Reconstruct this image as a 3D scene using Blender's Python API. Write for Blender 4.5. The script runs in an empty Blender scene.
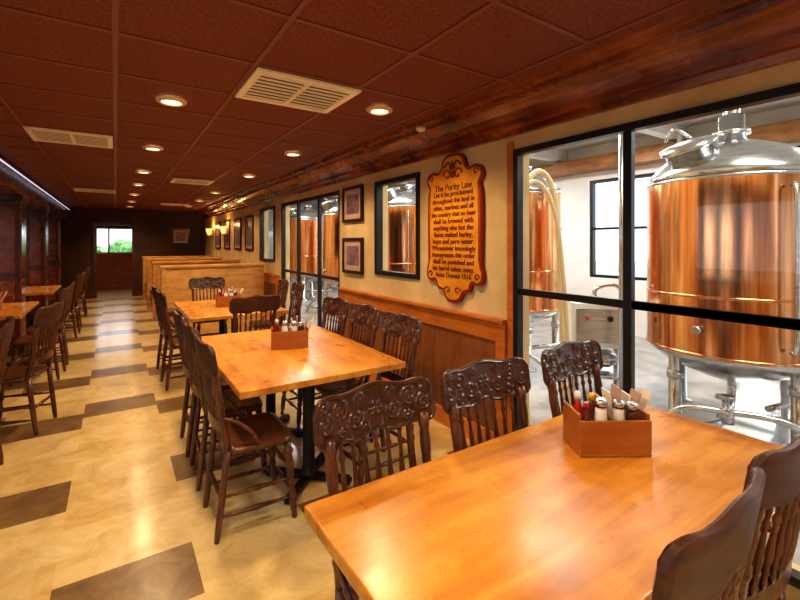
import bpy, bmesh, math, random
from mathutils import Vector, Matrix
random.seed(7)
pi=math.pi
scene=bpy.context.scene
scene.view_settings.view_transform='Standard'
try: scene.view_settings.look='Medium High Contrast'
except Exception as ex: print('look',ex)

# ------------------------------------------------------------ materials
def new_mat(name):
    m=bpy.data.materials.new(name); m.use_nodes=True
    nt=m.node_tree; b=nt.nodes['Principled BSDF']
    return m,nt,b
def setin(b,**k):
    for a,v in k.items():
        a=a.replace('_',' ')
        if a in b.inputs: b.inputs[a].default_value=v
def coords(nt,scale=(1,1,1),kind='Object'):
    tc=nt.nodes.new('ShaderNodeTexCoord'); mp=nt.nodes.new('ShaderNodeMapping')
    mp.inputs['Scale'].default_value=scale
    nt.links.new(tc.outputs[kind],mp.inputs['Vector']); return mp.outputs[0]
def noise(nt,vec,scale,detail=4,rough=.55,dist=0):
    n=nt.nodes.new('ShaderNodeTexNoise'); n.inputs['Scale'].default_value=scale
    n.inputs['Detail'].default_value=detail; n.inputs['Roughness'].default_value=rough
    n.inputs['Distortion'].default_value=dist
    nt.links.new(vec,n.inputs['Vector']); return n.outputs['Fac']
def ramp(nt,fac,stops):
    r=nt.nodes.new('ShaderNodeValToRGB'); e=r.color_ramp.elements
    while len(e)<len(stops): e.new(.5)
    for i,(p,c) in enumerate(stops):
        e[i].position=p; e[i].color=(c[0],c[1],c[2],1)
    nt.links.new(fac,r.inputs[0]); return r.outputs[0]
def bump(nt,b,h,strength=.3,dist=.01):
    n=nt.nodes.new('ShaderNodeBump'); n.inputs['Strength'].default_value=strength
    n.inputs['Distance'].default_value=dist
    nt.links.new(h,n.inputs['Height']); nt.links.new(n.outputs[0],b.inputs['Normal'])
def plain(name,col,rough=.5,metal=0,emit=0,ecol=None):
    m,nt,b=new_mat(name); setin(b,Base_Color=(*col,1),Roughness=rough,Metallic=metal)
    if emit:
        b.inputs['Emission Color'].default_value=(*(ecol or col),1); b.inputs['Emission Strength'].default_value=emit
    return m
def noisy(name,c1,c2,scale,rough=.5,metal=0,bs=0,bscale=None,stretch=(1,1,1),lo=.35,hi=.65,detail=4,bd=.01,coat=0):
    m,nt,b=new_mat(name); setin(b,Roughness=rough,Metallic=metal,Coat_Weight=coat,Coat_Roughness=.12)
    v=coords(nt,stretch); f=noise(nt,v,scale,detail)
    nt.links.new(ramp(nt,f,[(lo,c1),(hi,c2)]),b.inputs['Base Color'])
    if bs:
        v2=coords(nt); bump(nt,b,noise(nt,v2,bscale or scale,3),bs,bd)
    return m
def wood(name,c1,c2,c3,grain=(1,14,14),scale=2.2,rough=.3,coat=.3,bs=.05,wear=.1):
    m,nt,b=new_mat(name); setin(b,Coat_Weight=coat,Coat_Roughness=.2)
    v=coords(nt,grain); f=noise(nt,v,scale,6,.6,.6)
    f2=noise(nt,coords(nt,(1,1,1)),2.2,6,.65,.4)
    mx=nt.nodes.new('ShaderNodeMath'); mx.operation='MULTIPLY_ADD'; mx.inputs[1].default_value=.5
    nt.links.new(f,mx.inputs[0])
    m2=nt.nodes.new('ShaderNodeMath'); m2.operation='MULTIPLY'; m2.inputs[1].default_value=.5
    nt.links.new(f2,m2.inputs[0]); nt.links.new(m2.outputs[0],mx.inputs[2])
    nt.links.new(ramp(nt,mx.outputs[0],[(.38,c1),(.5,c2),(.62,c3)]),b.inputs['Base Color'])
    f3=noise(nt,coords(nt),7,6)
    mr=nt.nodes.new('ShaderNodeMapRange'); mr.inputs[1].default_value=.3; mr.inputs[2].default_value=.7
    mr.inputs[3].default_value=rough-wear; mr.inputs[4].default_value=rough+wear
    nt.links.new(f3,mr.inputs[0]); nt.links.new(mr.outputs[0],b.inputs['Roughness'])
    if bs: bump(nt,b,f,bs,.004)
    return m
def glass(name,tint=(1,1,1)):
    m=bpy.data.materials.new(name); m.use_nodes=True; nt=m.node_tree; nt.nodes.clear()
    o=nt.nodes.new('ShaderNodeOutputMaterial'); t=nt.nodes.new('ShaderNodeBsdfTransparent'); t.inputs[0].default_value=(*tint,1)
    g=nt.nodes.new('ShaderNodeBsdfGlossy'); g.inputs['Roughness'].default_value=.02
    lw=nt.nodes.new('ShaderNodeLayerWeight'); lw.inputs[0].default_value=.5
    p=nt.nodes.new('ShaderNodeMath'); p.operation='POWER'; p.inputs[1].default_value=5
    nt.links.new(lw.outputs['Facing'],p.inputs[0])
    q=nt.nodes.new('ShaderNodeMath'); q.operation='MULTIPLY_ADD'; q.inputs[1].default_value=.5; q.inputs[2].default_value=.03
    nt.links.new(p.outputs[0],q.inputs[0])
    mx=nt.nodes.new('ShaderNodeMixShader')
    nt.links.new(q.outputs[0],mx.inputs[0]); nt.links.new(t.outputs[0],mx.inputs[1]); nt.links.new(g.outputs[0],mx.inputs[2])
    nt.links.new(mx.outputs[0],o.inputs[0]); return m

M={}
TC=((.36,.13,.014),(.56,.235,.028),(.70,.35,.055))
M['table']=wood('table_oak',*TC,grain=(1.0,7,7),rough=.34,coat=.3,wear=.12)
M['table_y']=wood('table_oak_long',*TC,grain=(7,1.0,7),rough=.34,coat=.3,wear=.12)
M['chair']=wood('chair_walnut',(.045,.013,.006),(.10,.030,.012),(.18,.056,.02),grain=(6,6,1.5),scale=5,rough=.30,coat=.3,wear=.06)
M['crest']=wood('chair_crest',(.034,.012,.008),(.066,.023,.013),(.11,.040,.020),grain=(1,8,8),scale=5,rough=.25,coat=.55,wear=.06)
M['crestback']=wood('chair_crest_back',(.030,.009,.005),(.058,.018,.009),(.10,.034,.014),grain=(1,8,8),scale=5,rough=.48,coat=0)
M['wain']=wood('wainscot_orange',(.38,.11,.018),(.50,.16,.026),(.58,.21,.04),grain=(1,1,8),rough=.4,coat=.2)
M['boxwood']=wood('caddy_wood',(.28,.085,.016),(.38,.125,.024),(.46,.17,.035),grain=(1,6,6),rough=.45,coat=.1)
M['wainpanel']=wood('wainscot_panel',(.17,.056,.018),(.24,.086,.028),(.29,.115,.038),grain=(1,6,1),rough=.5,coat=0)
M['booth']=wood('booth_wood',(.45,.20,.045),(.63,.32,.09),(.74,.43,.15),grain=(1,8,8),rough=.4)
M['dark']=wood('dark_cherry',(.036,.008,.004),(.075,.018,.008),(.12,.030,.012),grain=(8,8,1),rough=.3,coat=.4)
M['crown']=wood('crown_cherry_gleam',(.085,.015,.005),(.19,.038,.010),(.36,.095,.018),grain=(8,.6,8),rough=.24,coat=.6)  # orange streaks in the grain colour stand in for gleam on the wood
M['wall']=noisy('wall_plaster',(.56,.41,.20),(.70,.54,.30),3,rough=.8,bs=.5,bscale=55,bd=.01)
M['farwall']=noisy('far_wall_brown',(.040,.014,.007),(.075,.025,.010),2,rough=.6)
M['ceil']=noisy('ceiling_tile_red',(.13,.030,.017),(.27,.070,.038),60,rough=.7,bs=.8,bscale=90,bd=.006,lo=.35,hi=.7)
M['grid']=plain('ceiling_grid_maroon',(.20,.060,.034),.4)
M['brewwall']=noisy('brewery_white_wall',(.72,.73,.74),(.82,.82,.80),2,rough=.7)
M['concrete']=noisy('brewery_concrete',(.20,.195,.19),(.42,.405,.38),3,rough=.3,detail=6)
M['black']=plain('black_frame',(.012,.012,.014),.35)
M['iron']=plain('cast_iron_black',(.015,.014,.014),.4,.3)
M['glass']=glass('window_glass',(.97,.98,.98))
M['steel']=noisy('stainless_steel',(.50,.51,.52),(.66,.67,.68),6,rough=.24,metal=1,stretch=(1,1,8))
M['white']=plain('white_paint',(.8,.8,.78),.4)
M['vent']=plain('vent_white',(.95,.90,.78),.45)
M['ventback']=plain('vent_plenum',(.25,.17,.10),.6)
M['lamp']=plain('lamp_glow',(1,.8,.5),.5,0,7,(1,.72,.38))
M['shade']=plain('sconce_shade',(.9,.6,.3),.5,0,1.3,(1,.5,.16))
M['trimring']=plain('lamp_trim',(.75,.6,.4),.3,.3)
M['gold']=noisy('plaque_gold',(.58,.22,.012),(.76,.36,.03),5,rough=.45,bs=.2,bscale=40)
M['red']=plain('plaque_red',(.26,.022,.008),.4)
M['ptext']=plain('plaque_lettering',(.17,.035,.006),.5)
M['gframe']=plain('picture_frame_dark',(.03,.012,.008),.3)
M['mat']=plain('picture_mat',(.50,.34,.27),.6)
M['print']=noisy('picture_print',(.05,.09,.2),(.35,.16,.1),14,rough=.3)
M['hose']=plain('hose_cream',(.72,.60,.36),.4)
M['beam']=wood('brewery_beam',(.20,.08,.02),(.32,.14,.045),(.42,.2,.08),grain=(8,1,8),rough=.5,coat=0)
M['tube']=plain('header_glint_glow',(.7,.8,1),.4,0,.8,(.7,.78,1))  # weak glow imitating a reflection, no lamp there
M['cap']=plain('white_plastic',(.85,.85,.82),.3)
M['ketchup']=plain('ketchup_red',(.4,.02,.01),.2)
M['mustard']=plain('mustard_yellow',(.7,.42,.03),.25)
M['amber']=plain('amber_sauce',(.12,.03,.01),.12)
M['paper']=plain('paper_white',(.8,.78,.72),.6)
M['blue']=plain('blue_plastic',(.04,.10,.28),.4)
M['leaf']=noisy('shrub_leaf',(.06,.2,.05),(.25,.5,.15),9,rough=.6)
M['ground']=noisy('outside_ground',(.2,.22,.15),(.35,.36,.28),1,rough=.9)
m,nt,b=new_mat('brushed_copper'); setin(b,Metallic=1.0,Roughness=.17)
f=noise(nt,coords(nt,(7,7,.35)),3,4)
nt.links.new(ramp(nt,f,[(.3,(.46,.16,.055)),(.5,(.72,.32,.14)),(.7,(.90,.52,.28))]),b.inputs['Base Color'])  # vertical bright and brown bands put highlights into the copper colour
M['copper']=m
def floormat(name,c1,c2,c3):
    m,nt,b=new_mat(name); setin(b,Roughness=.30,Coat_Weight=.5,Coat_Roughness=.16)
    f=noise(nt,coords(nt),5,8,.7,.8)
    nt.links.new(ramp(nt,f,[(.3,c1),(.5,c2),(.68,c3)]),b.inputs['Base Color']); return m
M['t0']=floormat('floor_tile_cream',(.47,.32,.115),(.62,.45,.19),(.73,.58,.30))
M['t1']=floormat('floor_tile_pale',(.53,.38,.15),(.67,.51,.24),(.77,.64,.37))
M['t2']=floormat('floor_tile_brown',(.13,.075,.028),(.20,.125,.052),(.29,.19,.088))

# ------------------------------------------------------------ mesh builder
class MB:
    def __init__(s): s.bm=bmesh.new(); s.mats=[]
    def mi(s,k):
        m=M[k]
        if m not in s.mats: s.mats.append(m)
        return s.mats.index(m)
    def box(s,lo,hi,k,mat=None):
        i=s.mi(k); vs=[]
        for z in (lo[2],hi[2]):
            for x,y in ((lo[0],lo[1]),(hi[0],lo[1]),(hi[0],hi[1]),(lo[0],hi[1])):
                v=Vector((x,y,z)); 
                if mat: v=mat@v
                vs.append(s.bm.verts.new(v))
        for q in ((3,2,1,0),(4,5,6,7),(0,1,5,4),(1,2,6,5),(2,3,7,6),(3,0,4,7)):
            f=s.bm.faces.new([vs[a] for a in q]); f.material_index=i
    def lathe(s,p0,p1,prof,k,seg=12,caps=True,smooth=True):
        i=s.mi(k); p0=Vector(p0); p1=Vector(p1); d=p1-p0; n=d.normalized()
        a=n.cross(Vector((0,0,1)));
        if a.length<1e-3: a=Vector((1,0,0))
        a.normalize(); c=n.cross(a); rings=[]
        for t,r in prof:
            r=max(r,1e-4)
            o=p0+d*t
            rings.append([s.bm.verts.new(o+(a*math.cos(2*pi*j/seg)+c*math.sin(2*pi*j/seg))*r) for j in range(seg)])
        for r0,r1 in zip(rings,rings[1:]):
            for j in range(seg):
                f=s.bm.faces.new((r0[j],r0[(j+1)%seg],r1[(j+1)%seg],r1[j])); f.material_index=i; f.smooth=smooth
        if caps:
            f=s.bm.faces.new(rings[0][::-1]); f.material_index=i
            f=s.bm.faces.new(rings[-1]); f.material_index=i
    def tube(s,pts,r,k,seg=8,cap=True):
        i=s.mi(k); pts=[Vector(p) for p in pts]; rings=[]; up=None
        for q,p in enumerate(pts):
            t=(pts[min(q+1,len(pts)-1)]-pts[max(q-1,0)]).normalized()
            if up is None:
                up=t.cross(Vector((0,0,1)))
                if up.length<1e-3: up=Vector((1,0,0))
            up=(up-t*up.dot(t)).normalized(); c=t.cross(up)
            rr=r[q] if isinstance(r,(list,tuple)) else r
            rings.append([s.bm.verts.new(p+(up*math.cos(2*pi*j/seg)+c*math.sin(2*pi*j/seg))*rr) for j in range(seg)])
        for r0,r1 in zip(rings,rings[1:]):
            for j in range(seg):
                f=s.bm.faces.new((r0[j],r0[(j+1)%seg],r1[(j+1)%seg],r1[j])); f.material_index=i; f.smooth=True
        if cap:
            f=s.bm.faces.new(rings[0][::-1]); f.material_index=i
            f=s.bm.faces.new(rings[-1]); f.material_index=i
    def prism(s,poly,fn,t0,t1,k):
        i=s.mi(k)
        a=[s.bm.verts.new(fn(u,v,t0)) for u,v in poly]; c=[s.bm.verts.new(fn(u,v,t1)) for u,v in poly]
        f=s.bm.faces.new(a[::-1]); f.material_index=i; f=s.bm.faces.new(c); f.material_index=i
        n=len(poly)
        for j in range(n):
            f=s.bm.faces.new((a[j],a[(j+1)%n],c[(j+1)%n],c[j])); f.material_index=i
    def quad(s,vs,k):
        f=s.bm.faces.new([s.bm.verts.new(v) for v in vs]); f.material_index=s.mi(k)
    def mesh(s,name):
        bmesh.ops.recalc_face_normals(s.bm,faces=s.bm.faces)
        me=bpy.data.meshes.new(name); s.bm.to_mesh(me); s.bm.free()
        for m in s.mats: me.materials.append(m)
        return me
    def obj(s,name,loc=(0,0,0),rot=0,bevel=0,parent=None):
        o=bpy.data.objects.new(name,s.mesh(name)); scene.collection.objects.link(o)
        o.location=loc; o.rotation_euler=(0,0,rot)
        if bevel:
            bv=o.modifiers.new('bevel','BEVEL'); bv.width=bevel; bv.segments=3; bv.limit_method='ANGLE'
        if parent: o.parent=parent
        return o
def catmull(pts,n=6,closed=False):
    out=[]; P=[Vector(p) for p in pts]; L=len(P)
    rng=L if closed else L-1
    for i in range(rng):
        g=(lambda j:P[j%L]) if closed else (lambda j:P[max(0,min(L-1,j))])
        a,b_,c,d=g(i-1),g(i),g(i+1),g(i+2)
        for q in range(n):
            t=q/n
            out.append(.5*((2*b_)+(c-a)*t+(2*a-5*b_+4*c-d)*t*t+(3*b_-a-3*c+d)*t**3))
    if not closed: out.append(P[-1])
    return out

# ------------------------------------------------------------ constants
WX=2.29; CH=2.45; YF=14.3; YB=-2.6; XL=-3.2

# ------------------------------------------------------------ floor
mb=MB()
col0=-.23; cw=.55
k=int(math.floor((XL-col0)/cw))
x=col0+k*cw
while x<WX-1e-6:
    x0=max(x,XL); x1=min(x+cw,WX)
    c=round((x-col0)/cw)
    off=2.0 if c%2==0 else 3.03
    y=off-2.57*4
    while y<YF+2.6:
        mid='t2' if y>2.9 else 't1'
        segs=[(y,y+.38,'t2'),(y+.38,y+.83,random.choice(['t0','t1'])),(y+.83,y+1.28,random.choice(['t0','t1'])),
              (y+1.28,y+1.66,mid),(y+1.66,y+2.12,random.choice(['t0','t1'])),(y+2.12,y+2.57,random.choice(['t0','t1']))]
        for a,b_,kk in segs:
            a=max(a,YB); b_=min(b_,YF+.15)
            if b_-a>1e-4: mb.quad([(x0,a,0),(x1,a,0),(x1,b_,0),(x0,b_,0)],kk)
        y+=2.57
    x+=cw
mb.quad([(-.9,YF+.15,0),(1.2,YF+.15,0),(1.2,YF+2.4,0),(-.9,YF+2.4,0)],'t0')
mb.box((XL-.1,YB-.1,-.12),(WX+.2,YF+2.5,-.005),'concrete')
mb.obj('floor')

# ------------------------------------------------------------ walls
def wall(name,axis,c0,c1,a0,a1,z0,z1,holes,k):
    mb=MB()
    br=sorted(set([a0,a1]+[h[0] for h in holes]+[h[1] for h in holes]))
    def bx(p,q,lo,hi):
        if hi-lo<1e-4: return
        if axis=='y': mb.box((c0,p,lo),(c1,q,hi),k)
        else: mb.box((p,c0,lo),(q,c1,hi),k)
    for p,q in zip(br,br[1:]):
        hs=[h for h in holes if h[0]<=p+1e-6 and h[1]>=q-1e-6]
        if not hs: bx(p,q,z0,z1)
        else:
            h=hs[0]; bx(p,q,z0,h[2]); bx(p,q,h[3],z1)
    return mb.obj(name)
BW=(-1.75,2.03,.12,2.14); SW=(3.13,3.92,1.17,2.14); SD=(4.8,7.04,.0,2.15); SW2=(7.35,8.25,1.17,2.14)
wall('wall_right','y',WX,WX+.15,YB,YF+.15,0,CH+.75,[BW,SW,SD,SW2],'wall')
wall('wall_far','x',YF,YF+.15,XL,WX,0,CH,[(-.42,.40,0,1.98),(-2.75,-2.0,1.2,1.95)],'farwall')
wall('wall_left','y',XL-.15,XL,YB,YF+.15,0,CH,[(-1.5,.5,.9,2.1),(1.5,3.2,.9,2.1)],'farwall')
wall('wall_back','x',YB-.15,YB,XL,WX,0,CH,[(-2.4,-.6,.9,2.1)],'wall')
mb=MB()
mb.box((-.95,YF+.15,0),(-.85,YF+2.5,CH),'wain'); mb.box((1.15,YF+.15,0),(1.25,YF+2.5,CH),'wain')
mb.box((-.85,YF+2.4,0),(1.15,YF+2.5,1.15),'wain'); mb.box((-.85,YF+2.4,2.0),(1.15,YF+2.5,CH),'farwall')
mb.box((-.95,YF+.15,CH-.02),(1.25,YF+2.5,CH+.05),'farwall')
mb.obj('wall_vestibule')
mb=MB()
for xx in (-.85,-.2,.45,1.1): mb.box((xx,YF+2.42,1.15),(xx+.05,YF+2.46,2.0),'white')
mb.box((-.85,YF+2.42,1.15),(1.15,YF+2.46,1.2),'white'); mb.box((-.85,YF+2.42,1.95),(1.15,YF+2.46,2.0),'white')
mb.obj('window_6')

mb=MB(); mb.box((XL-.15,YB-.15,CH),(WX,YF+.15,CH+.1),'ceil'); mb.obj('ceiling')
mb=MB()
gx=[i*.62 for i in range(-5,4)]
gy=[2.32+.56*i for i in range(-8,22)]
for g in gx: mb.box((g-.012,YB,CH-.006),(g+.012,YF,CH+.001),'grid')
for g in gy:
    if YB<g<YF: mb.box((XL,g-.012,CH-.0055),(1.97,g+.012,CH+.001),'grid')
mb.obj('trim_ceiling_grid')

mb=MB()
prof=[(WX,2.235),(WX-.035,2.235),(WX-.045,2.27),(WX-.075,2.285),(WX-.085,2.315),(WX-.12,2.33),(WX-.16,2.345),(WX-.20,2.375),(WX-.215,2.39),(WX-.25,2.39),(WX-.255,2.415),(WX-.31,2.42),(WX-.325,2.45),(WX,2.45)]
mb.prism(prof,lambda u,v,t:(u,t,v),YB,YF,'crown')
mb.obj('trim_crown_right')
mb=MB()
for a,b_ in ((2.09,4.74),(7.1,14.25)):
    mb.box((WX-.02,a,.0),(WX,b_,.94),'wainpanel')
    mb.box((WX-.035,a,.80),(WX-.015,b_,.94),'wain')
    mb.box((WX-.035,a,.0),(WX-.015,b_,.14),'wain')
    mb.box((WX-.06,a,.94),(WX,b_,.965),'wain')
    n=max(2,round((b_-a)/1.3)+1)
    for i in range(n):
        c=a+(b_-a-.09)*i/(n-1)
        mb.box((WX-.0345,c,.14),(WX-.0155,c+.09,.80),'wain')
mb.obj('trim_wainscot_right',bevel=.004)
mb=MB(); mb.box((XL,YF-.02,0),(-.5,YF,.12),'dark'); mb.box((.48,YF-.02,0),(WX,YF,.12),'dark'); mb.obj('baseboard_far')
mb=MB(); mb.box((XL,YB,0),(XL+.02,YF,.12),'dark'); mb.obj('baseboard_left')

def window(name,y0,y1,z0,z1,mulls,rails,fw=.05,x0=WX-.02,x1=WX+.10,mull_w=.055):
    mb=MB()
    mb.box((x0,y0,z0),(x1,y0+fw,z1),'black'); mb.box((x0,y1-fw,z0),(x1,y1,z1),'black')
    mb.box((x0,y0+fw,z0),(x1,y1-fw,z0+fw),'black'); mb.box((x0,y0+fw,z1-fw),(x1,y1-fw,z1),'black')
    ys=[y0+fw]+mulls+[y1-fw]
    for m_ in mulls: mb.box((x0+.01,m_-mull_w/2,z0+fw),(x1-.01,m_+mull_w/2,z1-fw),'black')
    for r in rails:
        for p,q in zip(ys,ys[1:]):
            pp=p+(mull_w/2 if p in mulls else 0); qq=q-(mull_w/2 if q in mulls else 0)
            mb.box((x0+.015,pp,r-.022),(x1-.015,qq,r+.022),'black')
    xm=(x0+x1)/2
    mb.quad([(xm,y0+fw,z0+fw),(xm,y1-fw,z0+fw),(xm,y1-fw,z1-fw),(xm,y0+fw,z1-fw)],'glass')
    return mb.obj(name,bevel=.003)
window('window_1',*BW,[1.247,.47,-.31,-1.09],[1.17],x1=WX+.04,mull_w=.045,fw=.04)
window('window_2',*SW,[],[],fw=.045,x1=WX+.06)
window('window_3',*SW2,[],[],fw=.045,x1=WX+.06)
window('door_1',SD[0],SD[1],.0,SD[3],[5.5,6.3],[1.05],fw=.05,mull_w=.06,x0=WX+.005,x1=WX+.065)
mb=MB()
mb.box((WX-.012,2.035,.0),(WX+.0,2.09,2.2),'wain'); mb.obj('trim_window_casing')
mb=MB()
mb.box((-.5,YF-.03,0),(-.42,YF-.001,2.06),'dark'); mb.box((.40,YF-.03,0),(.48,YF-.001,2.06),'dark'); mb.box((-.42,YF-.03,1.98),(.40,YF-.001,2.06),'dark')
mb.obj('trim_far_doorway')
mb=MB()
for (a,b_) in ((-2.75,-2.0),):
    mb.box((a,YF+.02,1.2),(a+.04,YF+.08,1.95),'dark'); mb.box((b_-.04,YF+.02,1.2),(b_,YF+.08,1.95),'dark')
    mb.box((a+.04,YF+.02,1.2),(b_-.04,YF+.08,1.24),'dark'); mb.box((a+.04,YF+.02,1.91),(b_-.04,YF+.08,1.95),'dark')
mb.obj('window_4')

# ------------------------------------------------------------ left columns & header
mb=MB()
mb.box((-1.36,3.2,2.17),(-1.04,YF-.01,CH-.01),'dark'); mb.box((-1.40,3.2,2.13),(-1.00,YF-.01,2.17),'crown')
mb.box((-1.40,3.2,2.38),(-1.00,YF-.01,2.42),'crown')
mb.obj('beam_header',bevel=.006)
for cy in (5.12,7.55,9.95,12.2):
    mb=MB()
    mb.box((-1.34,cy,.0),(-1.04,cy+.5,.14),'dark'); mb.box((-1.32,cy+.02,.14),(-1.06,cy+.48,2.06),'dark')
    mb.box((-1.35,cy-.01,2.06),(-1.03,cy+.51,2.13),'dark')
    mb.box((-1.33,cy+.07,.25),(-1.05,cy+.43,1.0),'crown'); mb.box((-1.33,cy+.07,1.1),(-1.05,cy+.43,1.98),'crown')
    mb.box((-1.27,cy+.01,.25),(-1.11,cy+.49,1.0),'crown'); mb.box((-1.27,cy+.01,1.1),(-1.11,cy+.49,1.98),'crown')
    mb.obj('wood_column',bevel=.006)
mb=MB(); mb.tube([(-.99,3.4,2.36),(-.99,14.0,2.36)],.008,'tube'); mb.obj('header_glint')  # glowing strip added for the bluish reflection along the header moulding

# ------------------------------------------------------------ dining chair mesh
def spiral(cx,cy,r0,turns,a0,dirn,n=26):
    return [(cx+r0*(1-i/n*.85)*math.cos(a0+dirn*turns*2*pi*i/n),cy+r0*(1-i/n*.85)*math.sin(a0+dirn*turns*2*pi*i/n)) for i in range(n+1)]
W2=.24
sp=[]
for sgn in (1,-1):
    sp.append([(sgn*x,y) for x,y in spiral(.078,.070,.034,1.7,pi*.9,1)])
    sp.append([(sgn*x,y) for x,y in spiral(.140,.112,.034,1.7,-pi*.5,-1)])
    sp.append([(sgn*x,y) for x,y in spiral(.196,.078,.031,1.7,pi*.6,1)])
    sp.append([(sgn*x,y) for x,y in spiral(.128,.045,.022,1.3,0,-1)])
    sp.append([(sgn*x,y) for x,y in spiral(.060,.133,.020,1.3,-1,1)])
    sp.append([(sgn*x,y) for x,y in spiral(.193,.128,.017,1.2,2,-1)])
    sp.append([(sgn*x,y) for x,y in spiral(.035,.032,.014,1.1,2,-1)])
segs=[]
for pl in sp:
    for a,b_ in zip(pl,pl[1:]): segs.append((a,b_))
def segd(p,a,b_):
    dx,dy=b_[0]-a[0],b_[1]-a[1]; L=dx*dx+dy*dy
    t=0 if L==0 else max(0,min(1,((p[0]-a[0])*dx+(p[1]-a[1])*dy)/L))
    return math.hypot(p[0]-a[0]-t*dx,p[1]-a[1]-t*dy)
def top(x):
    u=abs(x)/W2
    return .155+.018*math.exp(-(u/.33)**2)+.008*math.exp(-((u-.74)/.14)**2)-.040*max(0,(u-.86)/.14)**2.2
def bot(x):
    u=abs(x)/W2
    return .006+.012*math.cos(u*pi*3)*(1-u)+.030*max(0,(u-.85)/.15)**2
def relief(x,y):
    d=min(segd((x,y),a,b_) for a,b_ in segs)
    h=.0085*math.exp(-(d/.0042)**2)
    r=math.hypot(x,y-.088)
    if r<.034:
        th=math.atan2(y-.088,x); h=max(h,.009*(.5+.5*math.cos(6*th))*math.exp(-((r-.019)/.009)**2)+.010*math.exp(-(r/.007)**2))
    e=min(top(x)-y,y-bot(x),W2-abs(x))
    h*=min(1,max(0,(e-.004)/.008)); h+=.008*math.exp(-((e-.007)/.0035)**2)
    return h
def build_chair():
    mb=MB(); K='chair'
    def yb(z): return -.195-.16*max(0,z-.45)**1.0
    i=mb.mi(K); N=14
    def sx(u,v):
        w=.205+.02*(v+1)/2
        return u*w*(1-.10*abs(v)**6), v*.178*(1-.10*abs(u)**6)-.02
    T=[];B=[]
    for a in range(N+1):
        T.append([]);B.append([])
        for c in range(N+1):
            u=-1+2*a/N; v=-1+2*c/N; x,y=sx(u,v)
            edge=max(abs(u),abs(v)); dip=-.012*(1-edge**2)
            rd=-.010*max(0,(edge-.85)/.15)**2
            T[-1].append(mb.bm.verts.new((x,y,.462+dip+rd))); B[-1].append(mb.bm.verts.new((x*.97,y*.97,.425)))
    for a in range(N):
        for c in range(N):
            f=mb.bm.faces.new((T[a][c],T[a+1][c],T[a+1][c+1],T[a][c+1])); f.smooth=True; f.material_index=i
            f=mb.bm.faces.new((B[a][c],B[a][c+1],B[a+1][c+1],B[a+1][c])); f.material_index=i
    for a in range(N):
        for A in ((T[a][0],B[a][0],B[a+1][0],T[a+1][0]),(T[a][N],T[a+1][N],B[a+1][N],B[a][N]),(T[0][a],T[0][a+1],B[0][a+1],B[0][a]),(T[N][a],B[N][a],B[N][a+1],T[N][a+1])):
            f=mb.bm.faces.new(A); f.material_index=i; f.smooth=True
    fl=[(0,.011),(.03,.015),(.08,.012),(.12,.017),(.3,.021),(.42,.014),(.45,.022),(.48,.022),(.5,.014),(.53,.020),(.7,.024),(.8,.019),(.83,.026),(.87,.026),(.89,.019),(1,.02)]
    for s in (-1,1):
        mb.lathe((s*.19,.160,0),(s*.165,.125,.43),fl,K,10)
        mb.lathe((s*.175,-.235,0),(s*.18,-.185,.45),[(0,.013),(.1,.016),(.4,.018),(.7,.017),(1,.019)],K,10)
        pz=[.45,.50,.52,.54,.60,.66,.68,.70,.78,.82,.84,.88]; pr=[.019,.019,.023,.016,.019,.018,.023,.016,.02,.017,.021,.018]
        mb.tube([(s*(.18+.02*(z-.45)),yb(z)+.01,z) for z in pz],pr,K,10)
        mb.tube(catmull([(s*.185,yb(.62)+.01,.62),(s*.215,-.15,.60),(s*.222,-.08,.54),(s*.20,-.03,.455)],5),.010,K,7)
        ss=[(0,.007),(.2,.009),(.4,.012),(.5,.015),(.6,.012),(.8,.009),(1,.007)]
        mb.lathe((s*.178,-.222,.12),(s*.184,.150,.12),ss,K,8); mb.lathe((s*.178,-.212,.22),(s*.18,.142,.22),ss,K,8)
    for z in (.15,.26): mb.lathe((-.184,.146,z),(.184,.146,z),[(0,.008),(.15,.011),(.3,.009),(.42,.013),(.5,.018),(.58,.013),(.7,.009),(.85,.011),(1,.008)],K,8)
    mb.lathe((-.176,-.21,.2),(.176,-.21,.2),[(0,.008),(.5,.013),(1,.008)],K,8)
    def curve(x): return -.03*(1-(x/.2)**2)
    r=[(-.185+.37*q/10) for q in range(11)]
    for q in range(10):
        a,b_=r[q],r[q+1]
        z0,z1=.545,.60
        ya,yb_=yb(.57)+curve(a)+.01,yb(.57)+curve(b_)+.01
        vs=[mb.bm.verts.new(p) for p in ((a,ya-.009,z0),(b_,yb_-.009,z0),(b_,yb_+.009,z0),(a,ya+.009,z0),(a,ya-.009,z1),(b_,yb_-.009,z1),(b_,yb_+.009,z1),(a,ya+.009,z1))]
        for qd in ((3,2,1,0),(4,5,6,7),(0,1,5,4),(2,3,7,6)):
            f=mb.bm.faces.new([vs[a_] for a_ in qd]); f.material_index=i
    spn=[(0,.006),(.1,.009),(.16,.006),(.2,.010),(.24,.006),(.4,.011),(.55,.008),(.7,.006),(.76,.011),(.82,.006),(.9,.009),(1,.006)]
    for q in range(7):
        x=-.135+.045*q
        mb.lathe((x,yb(.595)+curve(x)+.01,.595),(x*1.06,yb(.86)+curve(x)+.01,.862),spn,K,8)
    ci=mb.mi('crest'); cb=mb.mi('crestback'); NX,NZ=120,44
    def pos(x,y,off):
        z=.838+y; return (x,yb(z)+.01-.035*(1-(x/W2)**2)+.012+off,z)
    F=[];R=[]
    for a in range(NX+1):
        x=-W2+2*W2*a/NX; F.append([]);R.append([])
        t_,b_=top(x),bot(x)
        for c in range(NZ+1):
            y=b_+(t_-b_)*c/NZ
            F[-1].append(mb.bm.verts.new(pos(x,y,relief(x,y))))
            e=min(t_-y,y-b_,W2-abs(x)); R[-1].append(mb.bm.verts.new(pos(x,y,-.012-.006*min(1,e/.012))))
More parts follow.
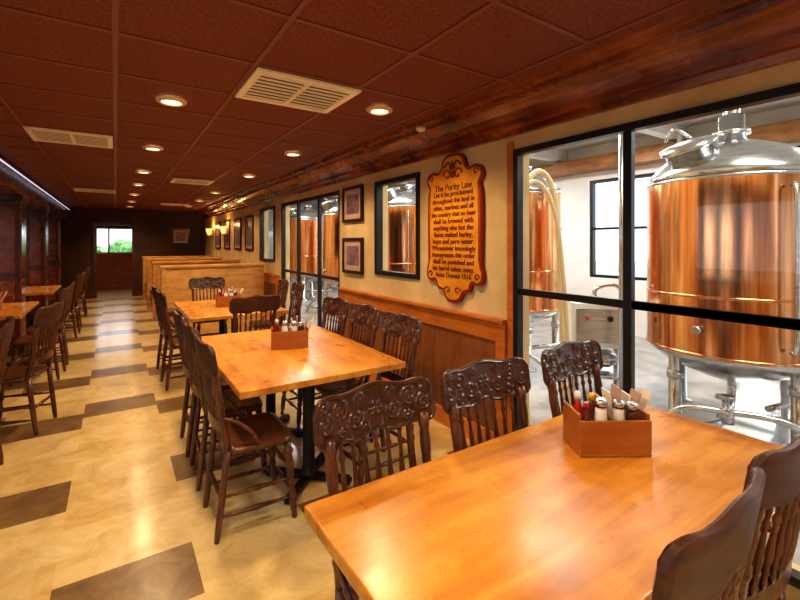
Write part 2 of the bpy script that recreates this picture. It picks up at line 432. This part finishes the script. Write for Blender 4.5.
    for a in range(NX):
        for c in range(NZ):
            f=mb.bm.faces.new((F[a][c],F[a+1][c],F[a+1][c+1],F[a][c+1])); f.smooth=True; f.material_index=ci
            f=mb.bm.faces.new((R[a][c],R[a][c+1],R[a+1][c+1],R[a+1][c])); f.smooth=True; f.material_index=cb
    for a in range(NX):
        f=mb.bm.faces.new((F[a][0],R[a][0],R[a+1][0],F[a+1][0])); f.material_index=cb
        f=mb.bm.faces.new((F[a][NZ],F[a+1][NZ],R[a+1][NZ],R[a][NZ])); f.material_index=cb
    for c in range(NZ):
        f=mb.bm.faces.new((F[0][c],F[0][c+1],R[0][c+1],R[0][c])); f.material_index=cb
        f=mb.bm.faces.new((F[NX][c],R[NX][c],R[NX][c+1],F[NX][c+1])); f.material_index=cb
    return mb.mesh('dining_chair')
chair_me=build_chair()
def chair(x,y,rot):
    o=bpy.data.objects.new('dining_chair',chair_me); scene.collection.objects.link(o)
    o.location=(x,y,0); o.rotation_euler=(0,0,rot); return o
D=pi; R_=-pi/2; L_=pi/2
for x,dy,r in ((.76,0,.02),(1.27,0,-.02),(1.87,.01,.03)): chair(x,1.015+dy,D+r)
chair(.985,.625,0.04); chair(1.50,.645,-.02); 
for y in (2.47,3.02,3.52): chair(.66,y,R_+random.uniform(-.04,.04))
for y in (2.47,3.0,3.52): chair(1.38,y,L_+random.uniform(-.04,.04))
chair(1.10,4.42,0.05)
for y in (5.15,5.7): chair(.66,y,R_+.05)
for y in (5.15,5.7): chair(1.62,y,L_-.08)
chair(1.1,6.42,D)
chair(-.86,3.72,L_+.1); chair(-.70,4.60,L_-.25)
for y in (3.83,4.5): chair(-1.62,y,R_)
for y in (6.2,6.85,8.7,9.3,11.0): chair(-.74,y,L_+random.uniform(-.1,.1))
for y in (6.2,6.85,8.7,9.3): chair(-1.62,y,R_)

# ------------------------------------------------------------ tables
def table(x0,x1,y0,y1,alongx):
    k='table' if alongx else 'table_y'
    cx,cy=(x0+x1)/2,(y0+y1)/2; hx,hy=(x1-x0)/2,(y1-y0)/2
    mb=MB(); mb.box((-hx,-hy,.712),(hx,hy,.75),k)
    pos=[(-hx+.38,0),(hx-.38,0)] if alongx else [(0,-hy+.36),(0,hy-.36)]
    for px,py in pos:
        mb.lathe((px,py,.03),(px,py,.70),[(0,.06),(.05,.05),(.08,.038),(.93,.038),(.96,.05),(1,.05)],'iron',16)
        mb.box((px-.17,py-.17,.695),(px+.17,py+.17,.7125),'iron')
        for a in range(4):
            ang=a*pi/2+pi/4
            R=Matrix.Translation((px,py,0))@Matrix.Rotation(ang,4,'Z')
            mb.box((.0,-.028,.012),(.27,.028,.045),'iron',R); mb.box((.22,-.03,.0),(.28,.03,.03),'iron',R)
    return mb.obj('dining_table',(cx,cy,0),0,bevel=.006)
table(.45,2.06,.47,1.18,True)
table(.52,1.53,2.24,3.76,False)
table(.62,1.62,4.70,6.1,False)
table(-1.80,-.90,3.5,4.9,False); table(-1.66,-.82,5.9,7.2,False); table(-1.66,-.80,8.4,9.7,False)

for yb_ in (7.75,9.55,11.35,13.1):
    mb=MB()
    mb.box((.62,yb_-.05,.1),(2.2,yb_+.05,1.10),'booth'); mb.box((.58,yb_-.09,1.10),(2.22,yb_+.09,1.145),'booth')
    mb.box((.64,yb_-.5,.40),(2.2,yb_-.05,.47),'dark'); mb.box((.68,yb_-.45,0),(2.2,yb_+.45,.40),'booth')
    mb.box((.64,yb_+.05,.40),(2.2,yb_+.5,.47),'dark')
    mb.box((.60,yb_-.07,0),(.66,yb_+.07,1.10),'booth')
    mb.obj('booth_bench',bevel=.008)
for yt in (8.65,10.45,12.22):
    mb=MB(); mb.box((.68,yt-.33,.72),(2.22,yt+.33,.755),'table'); mb.lathe((1.2,yt,.0),(1.2,yt,.72),[(0,.2),(.03,.2),(.06,.04),(1,.04)],'iron'); mb.lathe((1.9,yt,.0),(1.9,yt,.72),[(0,.15),(.03,.15),(.06,.04),(1,.04)],'iron')
    mb.obj('booth_table',bevel=.005)

# ------------------------------------------------------------ condiment caddies
def caddy(x,y,rot,z=.75):
    e=bpy.data.objects.new('condiment_caddy',None); scene.collection.objects.link(e); e.location=(x,y,z+.001); e.rotation_euler=(0,0,rot)
    K='boxwood'
    mb=MB(); w,d,h,t=.128,.075,.125,.011
    mb.box((-w,-d,0),(w,d,t),K); mb.box((-w,-d,t),(w,-d+t,h),K); mb.box((-w,d-t,t),(w,d,h),K)
    mb.box((-w,-d+t,t),(-w+t,d-t,h+.02),K); mb.box((w-t,-d+t,t),(w,d-t,h+.02),K); mb.box((-.004,-d+t,t),(.004,d-t,h),K)
    mb.obj('wooden_box',parent=e,bevel=.003)
    def bottle(n,bx,by,s,r,hh,k,ck,neck=.4):
        mb=MB(); mb.lathe((bx,by,t),(bx,by,t+hh),[(0,r*.9),(.03,r),(.62,r),(.74,r*neck*1.1),(.86,r*neck)],k,14)
        mb.lathe((bx,by,t+hh*.85),(bx,by,t+hh),[(0,r*neck*1.3),(.8,r*neck*1.25),(1,r*neck*.8)],ck,14); mb.obj(n,parent=e)
    bottle('ketchup_bottle',-.09,.03,1,.024,.185,'ketchup','cap'); bottle('mustard_bottle',-.035,.035,1,.024,.175,'amber','mustard')
    bottle('sauce_bottle',-.085,-.03,1,.021,.165,'amber','ketchup'); 
    bottle('salt_shaker',.03,-.035,1,.02,.175,'cap','steel',.85); bottle('pepper_shaker',.078,-.035,1,.02,.165,'amber','steel',.85)
    bottle('sugar_jar',-.035,-.035,1,.022,.18,'cap','steel',.8)
    mb=MB()
    for q in range(6):
        Rm=Matrix.Translation((.03+q*.012,.028,t))@Matrix.Rotation(.14*(q-2),4,'Y')
        mb.box((-.003,-.03,0),(.003,.03,.18+.012*(q%3)),'paper' if q%2 else 'mat',Rm)
    mb.obj('menu_cards',parent=e)
caddy(1.50,.90,-.56); caddy(1.05,3.03,-.3); caddy(1.12,5.4,0)
caddy(-1.2,6.5,0)

# ------------------------------------------------------------ plaque
e=bpy.data.objects.new('wall_plaque',None); scene.collection.objects.link(e)
PY=2.645; PZ=1.02
e.location=(WX,PY,PZ)
half=[(0,1.2),(.07,1.195),(.125,1.16),(.15,1.10),(.19,1.065),(.26,1.08),(.325,1.05),(.34,.985),(.305,.93),(.325,.87),(.33,.6),(.325,.33),(.345,.26),(.335,.185),(.28,.155),(.225,.165),(.195,.105),(.13,.085),(.08,.02)]
pts=half+[(0,0)]+[(-x,y) for x,y in half[:0:-1]]
poly=[(p[0],p[1]) for p in catmull([(a,b_,0) for a,b_ in pts],5,True)]
def shrink(poly,s):
    n=len(poly); out=[]
    for j in range(n):
        a=Vector(poly[j-1]); b_=Vector(poly[(j+1)%n]); t_=(b_-a).normalized(); nn=Vector((t_[1],-t_[0]))
        out.append((poly[j][0]+nn[0]*s,poly[j][1]+nn[1]*s))
    return out
area_=sum(poly[j-1][0]*poly[j][1]-poly[j][0]*poly[j-1][1] for j in range(len(poly)))
sg=1 if area_<0 else -1
fn=lambda u,v,t:(-t,-u,v)
mb=MB(); mb.prism(poly,fn,.001,.030,'red'); mb.prism(shrink(poly,.024*sg),fn,.030,.034,'gold'); mb.obj('plaque_board',parent=e)
mb=MB()
for s in (1,-1):
    mb.tube([(-.036,-s*(.05*math.cos(a*.35)*(1-a*.04)+.065),1.03+.05*math.sin(a*.35)*(1-a*.04)) for a in range(18)],.008,'red',6)
    mb.tube([(-.036,-s*(.03+.02*q),1.115+.018*math.sin(q*1.2)) for q in range(5)],.008,'ptext',6)
    mb.tube([(-.036,-s*(.28+.028*math.cos(a*.4)*(1-a*.05)),.22+.028*math.sin(a*.4)*(1-a*.05)) for a in range(16)],.006,'red',6)
    mb.tube([(-.036,-s*(.06+.04*math.cos(a*.4)*(1-a*.05)),.10+.03*math.sin(a*.4)*(1-a*.05)) for a in range(16)],.006,'red',6)
    mb.tube([(-.036,-s*(.27+.03*math.cos(a*.4)*(1-a*.05)),1.02+.03*math.sin(a*.4)*(1-a*.05)) for a in range(16)],.006,'red',6)
    mb.tube([(-.034,-s*p[0],p[1]) for p in catmull([(.29,.90,0),(.298,.6,0),(.295,.34,0)],6)],.004,'red',6)
mb.lathe((-.034,0,1.03),(-.048,0,1.03),[(0,.03),(.6,.026),(1,.01)],'ptext',14)
mb.prism([(-.03,1.07),(-.035,1.13),(-.015,1.10),(0,1.14),(.015,1.10),(.035,1.13),(.03,1.07)],fn,.034,.042,'ptext')
mb.obj('plaque_emblem',parent=e)
lines=[('The Purity Law',.066),('Let it be proclaimed',.052),('throughout the land in',.050),('cities, markets and all',.050),('the country that no beer',.048),('shall be brewed with',.052),('anything else but the',.052),('finest malted barley,',.052),('hops and pure water.',.052),('Whosoever knowingly',.052),('transgresses this order',.050),('shall be punished and',.052),('his barrel taken away.',.052),('Anno Domini 1516',.05)]
zt=.94
for t_,sz in lines:
    cu=bpy.data.curves.new('lettering','FONT'); cu.body=t_; cu.size=sz*1.12; cu.align_x='CENTER'; cu.extrude=.002; cu.offset=.0006
    cu.materials.append(M['ptext'])
    o=bpy.data.objects.new('lettering',cu); scene.collection.objects.link(o); o.parent=e
    o.location=(-.0365,0,zt-sz*.5); o.rotation_euler=(pi/2,0,-pi/2); zt-=.055

# ------------------------------------------------------------ pictures
def picture(y0,y1,z0,z1,x=WX,name='framed_picture'):
    mb=MB(); t=.035
    mb.box((x-.03,y0,z0),(x-.002,y0+t,z1),'gframe'); mb.box((x-.03,y1-t,z0),(x-.002,y1,z1),'gframe')
    mb.box((x-.03,y0+t,z0),(x-.002,y1-t,z0+t),'gframe'); mb.box((x-.03,y0+t,z1-t),(x-.002,y1-t,z1),'gframe')
    mb.box((x-.015,y0+t,z0+t),(x-.003,y1-t,z1-t),'mat'); 
    s=.06; mb.box((x-.018,y0+t+s,z0+t+s),(x-.014,y1-t-s,z1-t-s),'print'); mb.obj(name)
picture(4.18,4.67,1.74,2.15); picture(4.18,4.67,1.15,1.56)
for y in (8.7,9.7,10.8,11.9): picture(y,y+.6,1.35,2.05)
mb=MB()
a,b_=1.38,1.86
mb.box((a,YF-.03,1.45),(b_,YF-.002,1.93),'gframe'); mb.box((a+.05,YF-.036,1.5),(b_-.05,YF-.03,1.88),'mat'); mb.box((a+.12,YF-.04,1.56),(b_-.12,YF-.036,1.82),'print'); mb.obj('framed_picture')

# ------------------------------------------------------------ ceiling vents
def vent(x0,x1,y0,y1):
    mb=MB(); z=CH-.007; f=.04
    mb.box((x0,y0,z-.014),(x0+f,y1,z),'vent'); mb.box((x1-f,y0,z-.014),(x1,y1,z),'vent'); mb.box((x0+f,y0,z-.014),(x1-f,y0+f,z),'vent'); mb.box((x0+f,y1-f,z-.014),(x1-f,y1,z),'vent')
    mb.box((x0+f,y0+f,z-.002),(x1-f,y1-f,z),'ventback')
    mb.box(((x0+x1)/2-.012,y0+f,z-.014),((x0+x1)/2+.012,y1-f,z-.002),'vent')
    n=8
    for q in range(n):
        yy=y0+f+(y1-y0-2*f)*(q+.5)/n
        for a,b_ in ((x0+f,(x0+x1)/2-.012),((x0+x1)/2+.012,x1-f)):
            Rm=Matrix.Translation((0,yy,z-.010))@Matrix.Rotation(.12,4,'X')
            mb.box((a,-.0185,-.002),(b_,.0185,.002),'vent',Rm)
    mb.obj('ceiling_vent')
vent(.635,1.265,2.34,2.87); vent(-.62,-.02,4.56,5.1); vent(.7,1.25,7.0,7.5); vent(-.6,0,9.2,9.7); vent(.9,1.5,11.5,12)

# ------------------------------------------------------------ recessed lights; off-screen ones are added as fill
def downlight(x,y,power,size=2.5,col=(1,.69,.38)):
    mb=MB(); z=CH-.007
    mb.lathe((0,0,0),(0,0,-.02),[(0,.095),(.6,.09),(1,.07),(.9,.062),(.2,.06)],'trimring',24,caps=False)
    mb.lathe((0,0,-.004),(0,0,-.010),[(0,.062),(1,.058)],'lamp',24)
    o=mb.obj('recessed_light',(x,y,z))
    l=bpy.data.lights.new('lamp_bulb','SPOT'); l.energy=power; l.spot_size=size; l.spot_blend=.8; l.color=col; l.shadow_soft_size=.05
    lo=bpy.data.objects.new('lamp_bulb',l); scene.collection.objects.link(lo); lo.parent=o; lo.location=(0,0,-.08)
for y in (-1.5,0.05,1.6,3.21,4.9,6.6,8.1,9.8,11.5,13.2): downlight(.31,y,72)
for y in (-1.2,2.62,4.4,6.2): downlight(1.56,y,68)
for y in (8.6,10.4,12.2): downlight(1.56,y,38)
for y in (-1,1.5,4.2,6.5,9): downlight(-2.2,y,55)

for y in (12.9,11.0):
    mb=MB(); mb.lathe((WX-.01,y,1.75),(WX-.06,y,1.75),[(0,.05),(1,.03)],'trimring'); mb.lathe((WX-.12,y,1.72),(WX-.12,y,1.9),[(0,.04),(.5,.07),(1,.09)],'shade',16)
    mb.tube([(WX-.05,y,1.75),(WX-.12,y,1.70),(WX-.12,y,1.73)],.008,'trimring'); so_=mb.obj('wall_sconce')
    l=bpy.data.lights.new('sconce_bulb','POINT'); l.energy=5; l.color=(1,.55,.2); l.shadow_soft_size=.03
    lo=bpy.data.objects.new('sconce_bulb',l); scene.collection.objects.link(lo); lo.location=(WX-.14,y,1.96); lo.parent=so_
mb=MB(); mb.lathe((0,0,0),(0,0,-.03),[(0,.04),(.6,.04),(1,.025)],'cap',16); mb.obj('smoke_detector',(2.02,2.75,2.415))

# ------------------------------------------------------------ brewery
BX=7.0; BH=3.2; B0=WX+.15
mb=MB(); mb.box((B0,-3,-.12),(BX+.15,16,0),'concrete'); mb.obj('floor_brewery')
mb=MB(); mb.box((B0,-3,BH),(BX+.15,16,BH+.1),'brewwall'); mb.obj('ceiling_brewery')
holes=[(-1.6,.2,.7,2.7),(.75,2.2,.7,2.7),(3.2,4.5,.9,2.6),(5.3,6.8,.9,2.6),(7.8,9.5,.9,2.6),(10.5,12.5,.9,2.6)]
wall('wall_brewery_outer','y',BX,BX+.15,-3,16,0,BH,holes,'brewwall')
wall('wall_brewery_near','x',-3.15,-3,B0,BX+.15,0,BH,[],'brewwall')
wall('wall_brewery_far','x',16,16.15,B0,BX+.15,0,BH,[],'brewwall')
for i,h in enumerate(holes):
    mid=(h[0]+h[1])/2
    window('window_%d'%(7+i),h[0],h[1],h[2],h[3],[mid],[1.75],fw=.05,x0=BX+.02,x1=BX+.12,mull_w=.05)
mb=MB()
for y in (-1,1,3,5,7,9,11,13): mb.box((B0,y-.07,BH-.2),(BX,y+.07,BH-.002),'brewwall')
mb.obj('trim_brewery_joists')
mb=MB(); mb.box((6.7,-3,2.74),(6.99,16,2.96),'beam'); mb.obj('trim_brewery_beam')

def tank(x,y,r,z0,z1,rot=0,name='brewing_tank'):
    mb=MB(); H=z1-z0
    hb=.28*r/.6
    zz0=z0-hb; zt=z1+.34*r/.6
    mb.lathe((0,0,zz0),(0,0,z0),[(0,r*.12),(.15,r*.35),(.5,r*.75),(.85,r*.96),(1,r*1.0)],'steel',48)
    mb.lathe((0,0,z0),(0,0,z1),[(0,r),(1,r)],'copper',64,caps=False)
    for z in (z0,z0+H*.33,z1): mb.lathe((0,0,z-.012),(0,0,z+.012),[(0,r),(.2,r*1.012),(.8,r*1.012),(1,r)],'copper' if z!=z1 else 'steel',64,caps=False)
    mb.lathe((0,0,z1),(0,0,zt),[(0,r),(.25,r*.95),(.5,r*.82),(.75,r*.6),(.92,r*.34),(1,r*.2)],'steel',48)
    mb.lathe((0,0,zt-.02),(0,0,zt+.22),[(0,.10),(.3,.10),(.32,.13),(.45,.13),(.47,.09),(1,.09)],'steel',24)
    mb.tube(catmull([(0,0,zt+.2),(0,0,zt+.36),(.08,.1,zt+.44),(.4,.3,zt+.44)],6),.06,'steel',12)
    mb.lathe((-.62*r,.2*r,z1+.12),(-.75*r,.24*r,z1+.32),[(0,.17),(.7,.17),(.72,.20),(.9,.20),(1,.12)],'steel',24)
    mb.tube(catmull([(-.8*r,.1,z1+.34),(-.9*r,.2,z1+.42),(-.7*r,.32,z1+.36)],5),.012,'steel')
    for a in (0,1,2,3):
        an=a*pi/2+pi/4+rot; lx,ly=math.cos(an)*r*.86,math.sin(an)*r*.86
        mb.lathe((lx,ly,0),(lx,ly,z0+.04),[(0,.10),(.015,.10),(.02,.05),(.9,.045),(1,.045)],'steel',14)
        mb.lathe((lx,ly,z0*.62),(lx,ly,z0*.72),[(0,.06),(1,.06)],'steel',14)
    mb.tube(catmull([(0,0,zz0+.02),(0,0,zz0-.08),(-.1,-.02,.14),(-.5,-.1,.14),(-.75,.0,.14),(-.85,.25,.14)],6),.032,'steel',10)
    mb.lathe((-.35,-.07,.10),(-.35,-.07,.30),[(0,.05),(.5,.05),(.55,.015),(.9,.015),(.9,.06),(1,.06)],'steel',12)
    mb.tube([(-.2,-.3,.24),(.5,-.45,.24)],.025,'steel',10)
    mb.tube(catmull([(-.85,.25,.03),(-.8,.05,.26),(-.65,-.2,.28),(-.5,-.5,.26),(-.3,-.75,.03)],6),.022,'steel',10)
    mb.lathe((-.65,-.2,.2),(-.65,-.2,.40),[(0,.04),(.5,.04),(.55,.012),(.9,.012),(.9,.045),(1,.045)],'steel',12)
    mb.lathe((-r*.99,.0,z0+.2),(-r*1.1,.0,z0+.2),[(0,.035),(1,.03)],'steel',12)
    mb.tube(catmull([(-r*.7,-r*.8,z0+.1),(-r*.76,-r*.86,z0+.2),(-r*.76,-r*.86,z1-.2),(-r*.7,-r*.8,z1-.1)],4),.014,'steel',8)
    return mb.obj(name,(x,y,0))
tank(4.33,1.48,.62,.64,2.00,.35)
tank(4.35,3.75,.50,.7,2.1,.1)
tank(4.3,6.1,.55,.7,2.1,.5)
tank(4.3,8.6,.55,.7,2.1,.2)
tank(4.3,11.0,.55,.7,2.1,.2)
# hoses: two arcs from the floor over to the pump
mb=MB()
mb.tube(catmull([(2.95,2.50,.03),(3.00,2.60,.6),(3.03,2.62,1.4),(3.08,2.62,1.95),(3.25,2.60,2.16),(3.42,2.57,2.0),(3.48,2.55,1.5),(3.50,2.53,.8),(3.52,2.52,.03)],8),.026,'hose',12)
mb.obj('brewery_hose')
mb=MB()
mb.tube(catmull([(2.72,2.25,.03),(2.76,2.40,.6),(2.82,2.45,1.3),(2.90,2.47,1.9),(3.05,2.44,2.02),(3.2,2.38,1.75),(3.28,2.35,1.1),(3.34,2.32,.03)],8),.02,'hose',12)
mb.obj('brewery_hose')
mb=MB()
mb.tube(catmull([(3.0,.3,.026),(3.2,.6,.026),(2.9,.9,.026),(3.1,1.3,.026),(2.8,1.6,.026),(3.0,1.95,.026)],8),.025,'hose',10)
mb.obj('brewery_hose')
mb=MB(); mb.tube([(3.62,2.03,0),(3.62,2.03,3.18)],.02,'steel',12); mb.obj('standpipe')
mb=MB(); mb.tube([(6.0,2.6,0),(6.0,2.6,3.0)],.035,'steel',12); mb.obj('standpipe')
mb=MB()
for z in (2.72,2.86): mb.tube([(2.75,-2.9,z),(2.75,15.9,z)],.03,'steel',10)
mb.obj('overhead_pipe')
mb=MB(); mb.lathe((0,0,0),(0,0,.3),[(0,.11),(.9,.14),(.92,.15),(1,.15)],'blue',20); mb.tube(catmull([(-.15,0,.28),(-.1,0,.42),(.1,0,.42),(.15,0,.28)],5),.005,'steel'); mb.obj('bucket',(5.3,.75,0))
mb=MB()
mb.box((-.24,-.20,.50),(.24,.20,.92),'white'); mb.box((-.20,-.21,.55),(.20,-.20,.87),'steel')
for x,y in ((-.2,-.16),(.2,-.16),(-.2,.16),(.2,.16)): mb.box((x-.02,y-.02,0),(x+.02,y+.02,.50),'steel')
mb.lathe((.1,-.21,.78),(.1,-.23,.78),[(0,.03),(1,.027)],'black'); mb.lathe((-.1,-.21,.78),(-.1,-.225,.78),[(0,.02),(1,.02)],'ketchup')
mb.tube(catmull([(0,0,.92),(0,0,1.04),(.2,.1,1.07),(.28,.2,.85),(.28,.26,.2)],5),.022,'steel')
mb.box((-.3,-.25,.22),(.3,.25,.25),'steel'); mb.lathe((-.15,0,.36),(.18,0,.36),[(0,.09),(.8,.09),(1,.05)],'steel',16)
mb.obj('pump_control_box',(4.0,2.5,0),-.9,bevel=.008)

# outside
mb=MB(); mb.box((-30,-30,-.4),(40,50,-.3),'ground'); mb.obj('ground')
mb=MB()
for q in range(26):
    cx,cy,cz,r=random.uniform(-1.6,2),random.uniform(18.4,19.8),random.uniform(.2,1.5),random.uniform(.3,.55)
    bmesh.ops.create_icosphere(mb.bm,subdivisions=3,radius=r,matrix=Matrix.Translation((cx,cy,cz)))
for v in mb.bm.verts: v.co+=Vector((random.uniform(-1,1),random.uniform(-1,1),random.uniform(-1,1)))*.05; v.co.z=max(v.co.z,-.3)
mb.mi('leaf'); mb.obj('shrub')

# ------------------------------------------------------------ lights
def area(name,loc,rot,sx,sy,e,col):
    l=bpy.data.lights.new(name,'AREA'); l.shape='RECTANGLE'; l.size=sx; l.size_y=sy; l.energy=e; l.color=col
    o=bpy.data.objects.new(name,l); scene.collection.objects.link(o); o.location=loc; o.rotation_euler=rot; return o
for y in (0.2,3.2,6.2,9.5): area('brewery_fill_light',(3.5,y,BH-.22),(0,0,0),.3,1.6,56,(1,.96,.90))  # both rows are added fill, standing in for daylight in the brewery
for y in (0.2,3.2,6.2,9.5): area('brewery_fill_light',(5.7,y,BH-.22),(0,0,0),.3,1.6,56,(1,.96,.90))
s=bpy.data.lights.new('sun','SUN'); s.energy=3; s.color=(1,.93,.82); s.angle=.02
so=bpy.data.objects.new('sun',s); scene.collection.objects.link(so); so.rotation_euler=(0,math.radians(58),math.radians(12))
w=bpy.data.worlds.new('World'); scene.world=w; w.use_nodes=True
bg=w.node_tree.nodes['Background']; bg.inputs[0].default_value=(.80,.89,1,1); bg.inputs[1].default_value=2.8

# ------------------------------------------------------------ camera
cd=bpy.data.cameras.new('camera'); co=bpy.data.objects.new('camera',cd); scene.collection.objects.link(co)
co.location=(0,0,1.5); co.rotation_euler=(pi/2,0,-math.radians(33.5)); cd.sensor_width=36; cd.lens=430/800*36; cd.shift_y=-57/800; cd.clip_start=.02
scene.camera=co
